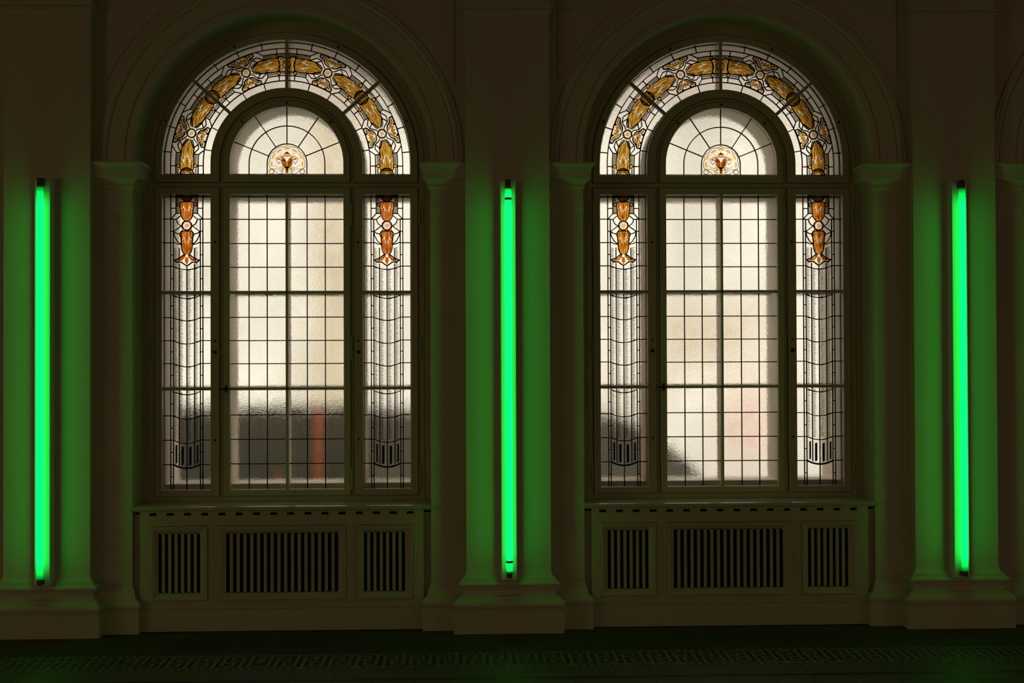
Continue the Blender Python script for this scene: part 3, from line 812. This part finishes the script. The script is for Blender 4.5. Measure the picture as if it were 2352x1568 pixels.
# ------------------------------------------------------------------ radiator covers under the sills
def radiator_cover(xc, label, dx=0.):
    r = tag(empty('radiator_cover', (xc, YW, 0)), label, 'radiator cover', 'radiator covers below the windows')
    inv = Matrix.Translation((-xc, -YW, 0))
    def P(mb, name, mat, parent=None, fix=True):
        o = mb.build(name, mat, parent or r)
        if fix: fix_normals(o)
        for v in o.data.vertices: v.co.x += xc
        if parent is None: o.matrix_parent_inverse = inv
        return o
    yf, yb = -.236, -.212
    DO = [(-.796+dx, -.451+dx, -.752+dx, -.500+dx, 7), (-.388+dx, .388+dx, -.343+dx, .338+dx, 17), (.451+dx, .795+dx, .494+dx, .745+dx, 7)]
    Z0, Z1, S0, S1 = .188, .643, .235, .595
    mb = MB()
    mb.box(-.860, .860, yf, yb, .139, Z0); mb.box(-.860, .860, yf, yb, Z1, .706)
    mb.box(-.862, .862, yf-.006, yb, .004, .1375)
    xs = [-.860, DO[0][0], DO[0][1], DO[1][0], DO[1][1], DO[2][0], DO[2][1], .860]
    for a, b in zip(xs[::2], xs[1::2]): mb.box(a, b, yf, yb, Z0, Z1)
    # pierced strip below the sill
    mb.box(-.860, .860, yf, yb, .7225, .7378)
    sl = [-.783+dx+.1041*k for k in range(16)]
    bt = [-.860]+sum(([c-.024, c+.024] for c in sl), [])+[.860]; tp = [-.860]+sum(([c-.019, c+.019] for c in sl), [])+[.860]
    for k in range(0, len(bt), 2): mb.prism([(bt[k], .706), (bt[k+1], .706), (tp[k+1], .7225), (tp[k], .7225)], yf, yb)
    for s in (-1, 1):
        a, b = sorted((s*.860, s*.903)); mb.box(a, b, -.205, -.19, .0, .712); mb.box(a, b, -.205, -.19, .724, .7378)
    P(mb, 'panel', M['cover'])
    mb = MB(); mb.box(-.90, .90, -.165, -.16, .02, .735); P(mb, 'unlit_sheet', M['unlit'])  # black sheet standing in for the unlit space behind the slats
    for a, b, s0, s1, n in DO:
        mb = MB()
        o3 = (a+.002, b-.002, Z0+.002, Z1-.002)
        off = lambda bb, d: (bb[0]+d, bb[1]-d, bb[2]+d, bb[3]-d)
        inn = (s0-.004, s1+.004, S0-.004, S1+.004)
        mid = tuple(i*.45+o*.55 for i, o in zip(inn, o3)); mid2 = tuple(i*.55+o*.45 for i, o in zip(inn, o3))
        mb.loft([rect_loop(o3, yb), rect_loop(o3, yf-.006), rect_loop(off(o3, .004), yf-.010), rect_loop(off(o3, .012), yf-.010), rect_loop(off(o3, .014), yf-.007), rect_loop(mid2, yf-.006), rect_loop(inn, yf+.008), rect_loop(inn, yb)])
        pitch = (s1-s0+.0185)/n
        for k in range(n-1):
            x = s0+pitch*k+(pitch-.0185); mb.box(x, x+.0185, yf+.008, yb, S0-.004, S1+.004)
        mb.box(inn[0], s0, yf+.008, yb, inn[2], inn[3]); mb.box(s1, inn[1], yf+.008, yb, inn[2], inn[3])
        mb.box(s0, s1, yf+.008, yb, inn[2], S0); mb.box(s0, s1, yf+.008, yb, S1, inn[3])
        d = P(mb, 'grille_door', M['cover'])
        if n == 7:
            x = a+.002 if a < 0 else b-.002
            for z in (.255, .545):
                mb = MB(); mb.cyl((x, yf-.006, z), (x, yf-.006, z+.070), .0055, n=10); P(mb, 'hinge', M['cover'], d)
        else:
            for x in (a+.07, b-.13):
                mb = MB(); mb.cyl((x, yf-.006, Z0+.002), (x+.065, yf-.006, Z0+.002), .0045, n=10); P(mb, 'hinge', M['cover'], d)
    for x, z in ((-.419, .412), (.418, .412), (-.218, .677), (.220, .677)):
        mb = MB(); mb.loft([[(x+dx+q*cos(2*pi*k/20), y, z+q*sin(2*pi*k/20)) for k in range(20)] for q, y in ((.0135, yf), (.0135, yf-.005), (.011, yf-.007), (.001, yf-.007))])
        P(mb, 'round_catch', M['cover'])
    return r
radiator_cover(WX[0], 'cream radiator cover with slatted grilles below the left arched window')
radiator_cover(WX[1], 'cream radiator cover with slatted grilles below the right arched window', -.008)

# ------------------------------------------------------------------ green fluorescent lights
def light(xc, zp0, zp1, z0, z1, label, collar=False):
    r = tag(empty('fluorescent_light', (xc, YP, zp0)), label, 'light', 'green tube lights on the pilasters')
    inv = Matrix.Translation((-xc, -YP, -zp0))
    ypf = YP-.072; yt = ypf-.045
    def P(mb, name, mat, parent=None, smooth=False):
        o = mb.build(name, mat, parent or r, smooth); fix_normals(o)
        if parent is None: o.matrix_parent_inverse = inv
        return o
    mb = MB()
    sec = lambda z: [(xc-.052, YP-.001, z), (xc-.052, YP-.006, z), (xc-.047, ypf+.004, z), (xc-.044, ypf, z), (xc+.044, ypf, z), (xc+.047, ypf+.004, z), (xc+.052, YP-.006, z), (xc+.052, YP-.001, z)]
    mb.loft([sec(zp0), sec(zp1)], True, True)
    P(mb, 'fixture_tray', M['pan'])
    zc, half = (z0+z1)/2, (z1-z0)/2
    mb = MB(); n = 20; L = []
    for k in range(41):
        z = z0+.004+(z1-z0-.008)*k/40
        L.append([(xc+.0188*cos(2*pi*i/n), yt+.0188*sin(2*pi*i/n), z) for i in range(n)])
    mb.loft(L, True, True)
    tb = P(mb, 'tube', tube_mat('green_tube', TUBE_COL, zc, half, .11 if not collar else .05), None, True)
    tb['label'] = 'glowing green glass tube'
    for z, s in ((z1, 1), (z0, -1)):
        mb = MB(); mb.cyl((xc, yt, z-s*.004), (xc, yt, z+s*.006), .0196, n=20)
        P(mb, 'end_cap', M['metal'], tb)
        if collar:
            mb = MB(); zc2 = z-s*.066
            mb.loft([[(xc+.0202*cos(2*pi*i/20), yt+.0202*sin(2*pi*i/20), zc2+d) for i in range(20)] for d in (-.007, .007)])
            P(mb, 'collar', M['holder'], tb)
        mb = MB()
        za, zb = sorted((z+s*.006, z+s*(.050 if s > 0 else .030)))
        mb.box(xc-.0145, xc+.0145, yt-.012, ypf, za, zb); mb.box(xc-.011, xc+.011, yt-.018, yt-.012, za, zb-.012 if s > 0 else zb)
        P(mb, 'lamp_holder', M['holder'])
    return r
light(-2.507, .316, 2.738, .358, 2.684, 'green fluorescent tube light on the pilaster left of the left window')
light(.270, .324, 2.731, .373, 2.679, 'green fluorescent tube light on the middle pilaster between both windows', True)
light(3.033, .311, 2.724, .356, 2.680, 'green fluorescent tube light on the pilaster right of the right window')

# ------------------------------------------------------------------ floor with mosaic border
def floor():
    mb = MB()
    def rect(x0, x1, y0, y1, m, z=0.):
        mb.cur = m; mb.face([mb.vert(x0, y0, z), mb.vert(x1, y0, z), mb.vert(x1, y1, z), mb.vert(x0, y1, z)])
    X0, X1, Y0 = -12., 12., -20.
    rect(X0, X1, Y0, .05, 4, -.002)
    g = .0012
    def tiles(y0, y1, m, pitch, off):
        k = math.floor((X0-off)/pitch)
        while off+k*pitch < X1:
            rect(max(X0, off+k*pitch+g), min(X1, off+(k+1)*pitch-g), y0+g, y1-g, m); k += 1
    tiles(-.647, .05, 0, .1965, -.062); tiles(-.868, -.647, 0, .1965, -.062)
    # meander band: cells of .0209 x .0235
    cw, rh = .02090, .3527/15
    xm = -1.258                                   # the pattern turns over here
    def cell(i, j):
        # i column from a tall bar, j row from the wall side (0..14, half units); True = pale
        c = i % 7
        if j in (0, 14): return None
        return False
    heights = [1, 1, 1, 1, 2, 1, 1, 1, 2, 1, 1, 1, 1]
    rows = {1: 'w', 11: 'w'}
    A = {  # rows 2..10 of one repeat, columns 0..6 (0 = bar touching the far edge)
     2: 'W......', 3: 'W.WWWW.', 4: 'W.W..W.', 5: 'W.WWWW.', 6: 'W.W....', 7: 'W.W.WWW', 8: 'W.W.W..', 9: 'W.W.WWW', 10: '..W....'}
    y = -.868; ys = []
    for h in heights: ys.append((y-h*rh, y)); y -= h*rh
    n0 = int((X0+7-7)/cw)
    ncol = 180
    base = -.0427-cw*.5
    def colx(i): return base+i*cw
    lo = -49
    for i in range(lo+0, 200):
        x0 = colx(i); x1 = x0+cw
        for j in range(13):
            y0, y1 = ys[j]
            c = i % 7
            if j in (0, 12): pale = (i % 2 == (0 if j == 0 else 1))
            elif j in (1, 11): pale = True
            else: pale = A[j][c] == 'W'
            if j == 12 and c == 2: pale = True
            rect(x0+.0004, x1-.0004, y0+.0004, y1-.0004, 2 if pale else 3)
    xe = colx(lo)
    # turning piece between the two facing runs: a pale double block over a pale base line
    turn = {3: '.WW.', 4: '.WW.', 5: '.WW.', 6: '.WW.', 7: '.WW.', 9: 'WWWW'}
    for i in range(4):
        x0 = xe-(i+1)*cw
        for j in range(13):
            y0, y1 = ys[j]
            if j in (0, 12): pale = (i % 2 == (0 if j == 0 else 1))
            elif j in (1, 11): pale = True
            else: pale = turn.get(j, '....')[i] == 'W'
            rect(x0+.0004, x0+cw-.0004, y0+.0004, y1-.0004, 2 if pale else 3)
    xe2 = xe-4*cw
    i = 0
    while xe2-(i+1)*cw > -4.2:
        x0 = xe2-(i+1)*cw
        for j in range(13):
            y0, y1 = ys[j]; c = i % 7
            if j in (0, 12): pale = (i % 2 == (0 if j == 0 else 1))
            elif j in (1, 11): pale = True
            else: pale = A[j][c] == 'W'
            rect(x0+.0004, x0+cw-.0004, y0+.0004, y1-.0004, 2 if pale else 3)
        i += 1
    rect(X0, xe2-i*cw, -1.2207, -.868, 0); rect(colx(200), X1, -1.2207, -.868, 0)
    # paler flags with checked strips
    def flags(y0, y1):
        p, off = .4143, -.056
        k = math.floor((X0-off)/p)
        while off+k*p < X1:
            xs = off+k*p
            rect(xs+.0098, xs+p/2-g, y0+g, y1-g, 1); rect(xs+p/2+g, xs+p-.0098, y0+g, y1-g, 1)
            y = y1; q = 0
            while y > y0+1e-6:
                yn = max(y0, y-.0236); rect(xs-.0094, xs+.0094, yn+.0005, y-.0005, 3 if q % 2 else 2); y = yn; q += 1
            k += 1
    flags(-1.457, -1.2207)
    rect(X0, X1, -1.4997, -1.457, 3)
    flags(-2.20, -1.4997)
    rect(X0, X1, Y0, -2.20, 1)
    o = mb.build('floor', [M['stone'], M['stone2'], M['tess'], M['dark'], M['joint']])
    tag(o, 'dark stone floor with a pale meander mosaic border along the wall', 'floor', kind='structure')
floor()

# ------------------------------------------------------------------ rest of the hall
def slab_obj(name, b, mat, label, cat):
    mb = MB(); mb.box(*b); tag(mb.build(name, mat), label, cat, kind='structure')
slab_obj('ceiling', (-12.2, 12.2, -20.2, .6, ZTOP, ZTOP+.2), M['hall'], 'plaster ceiling of the hall above the windows', 'ceiling')
slab_obj('wall_left', (-12.2, -12., -20.2, .6, 0, ZTOP), M['hall'], 'plain left end wall of the hall', 'wall')
slab_obj('wall_right', (12., 12.2, -20.2, .6, 0, ZTOP), M['hall'], 'plain right end wall of the hall', 'wall')
slab_obj('wall_back', (-12.2, 12.2, -20.2, -20., 0, ZTOP), M['hall'], 'plain wall of the hall facing the windows', 'wall')

# ------------------------------------------------------------------ street outside
slab_obj('ground', (-30, 30, .6, 16, -.25, -.05), M['paving'], 'sunlit paving outside the windows', 'ground')
mb = MB()
mb.cur = 0; mb.box(-26, 26, 13., 13.6, -.2, 14.)
mb.cur = 1; mb.box(-2.40, -1.85, 12.92, 13., -.2, 12.); mb.box(3.2, 5.15, 12.95, 13., 1.62, 2.35)
mb.cur = 5
for x0, x1, z0, z1 in ((-6.6, -5.7, 2.2, 4.4), (-4.6, -3.9, 2.6, 3.4), (-3.9, -2.6, 4.9, 5.3), (.6, 1.5, 2.2, 4.6), (3.5, 4.2, 3.4, 5.6), (5.6, 6.3, 3.2, 4.2), (2.3, 2.9, .4, 1.5)): mb.box(x0, x1, 12.96, 13., z0, z1)
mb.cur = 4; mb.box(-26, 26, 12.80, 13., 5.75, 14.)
mb.cur = 2; mb.box(4.35, 4.95, 12.9, 13., -.2, 1.1)
mb.cur = 3; mb.box(4.55, 5.15, 12.88, 13., 1.63, 1.96)
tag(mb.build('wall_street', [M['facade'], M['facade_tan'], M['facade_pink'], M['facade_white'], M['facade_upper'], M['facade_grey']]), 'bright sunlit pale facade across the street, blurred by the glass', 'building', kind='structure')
mb = MB()
mb.prism([(-9, -.06), (-.82, -.06), (-.82, 1.30), (-9, 1.30)], 1.6, 1.95)
mb.cur = 1; mb.prism([(-.82, -.06), (2.1, -.06), (1.95, .50), (1.78, .79), (1.58, .97), (1.30, 1.16), (1.0, 1.25), (-.82, 1.28)], 1.61, 1.94)
tag(mb.build('wall_garden', [M['garden'], M['garden_pale']]), 'low dark grey wall outside, behind the lowest panes of the left window', 'wall', kind='structure')
def post(x0, x1, z1, y, label):
    mb = MB(); xc = (x0+x1)/2; r = (x1-x0)/2
    mb.cyl((xc, y, -.05), (xc, y, 0), r*1.7, n=18); mb.cyl((xc, y, 0), (xc, y, z1-r*.6), r, n=18); mb.cyl((xc, y, z1-r*.6), (xc, y, z1), r, r*.5, n=18)
    o = mb.build('marker_post', M['signal']); fix_normals(o); tag(o, label, 'post', 'orange posts in the street')
post(-1.098, -1.042, 1.29, 1.4, 'tall orange post blurred behind the right half of the left window')
post(-1.378, -1.354, .84, 1.4, 'short orange post tip blurred behind the bottom centre of left window')

# ------------------------------------------------------------------ light
w = bpy.data.worlds.new('sky'); bpy.context.scene.world = w; w.use_nodes = True
bg = w.node_tree.nodes['Background']; bg.inputs['Color'].default_value = (1., .985, .96, 1); bg.inputs['Strength'].default_value = 2.45
ld = bpy.data.lights.new('sun', 'SUN'); ld.energy = 1.2; ld.angle = .01; ld.color = (1., .94, .84)
lo = bpy.data.objects.new('sun', ld); COL.objects.link(lo)
lo.rotation_euler = Vector((.25, 1., -1.0)).to_track_quat('-Z', 'Y').to_euler()
lo['kind'] = 'helper'
# warm area lamps added along the plain hall walls as ambient fill
def hall_light(name, loc, aim, sx, sy, energy, spread):
    la = bpy.data.lights.new(name, 'AREA'); la.shape = 'RECTANGLE'; la.size = sx; la.size_y = sy; la.energy = energy; la.color = (1., .73, .38); la.spread = math.radians(spread)
    ho = bpy.data.objects.new(name, la); COL.objects.link(ho); ho.location = loc
    ho.rotation_euler = (Vector(aim)-Vector(loc)).to_track_quat('-Z', 'Y').to_euler(); ho['kind'] = 'helper'
hall_light('hall_fill', (0., -19.9, 1.6), (0., -.3, -.3), 21., 1.6, 10.5, 54.)
hall_light('hall_fill_left', (-11.9, -7., 1.8), (0., -1., 1.2), 9., 2.2, 56., 150.)
hall_light('hall_fill_right', (11.9, -7., 1.8), (0., -1., 1.2), 9., 2.2, 30., 150.)

# ------------------------------------------------------------------ camera
r = Vector((0.99931132, -0.03692783, -0.00363615)); u = Vector((0.00317787, -0.01246117, 0.99991731)); f = Vector((0.03697009, 0.99924024, 0.01233524))
cam = bpy.data.cameras.new('camera'); co = bpy.data.objects.new('camera', cam); COL.objects.link(co)
m = Matrix.Identity(4)
for i in range(3): m[i][0] = r[i]; m[i][1] = u[i]; m[i][2] = -f[i]
m[0][3], m[1][3], m[2][3] = 0., -8.264, 1.66
co.matrix_world = m
cam.sensor_width = 36.; cam.lens = 3000./2352.*36.; cam.clip_start = .05; cam.clip_end = 200
S = bpy.context.scene
S.camera = co
S.view_settings.view_transform = 'Standard'; S.view_settings.look = 'None'; S.view_settings.gamma = 1.; S.view_settings.exposure = 0.; S.view_settings.use_curve_mapping = False
S.cycles.max_bounces = 14; S.cycles.diffuse_bounces = 4; S.cycles.glossy_bounces = 4; S.cycles.transmission_bounces = 12; S.cycles.transparent_max_bounces = 16
S.cycles.caustics_refractive = True; S.cycles.caustics_reflective = False
S.cycles.sample_clamp_indirect = 6.; S.cycles.blur_glossy = .5
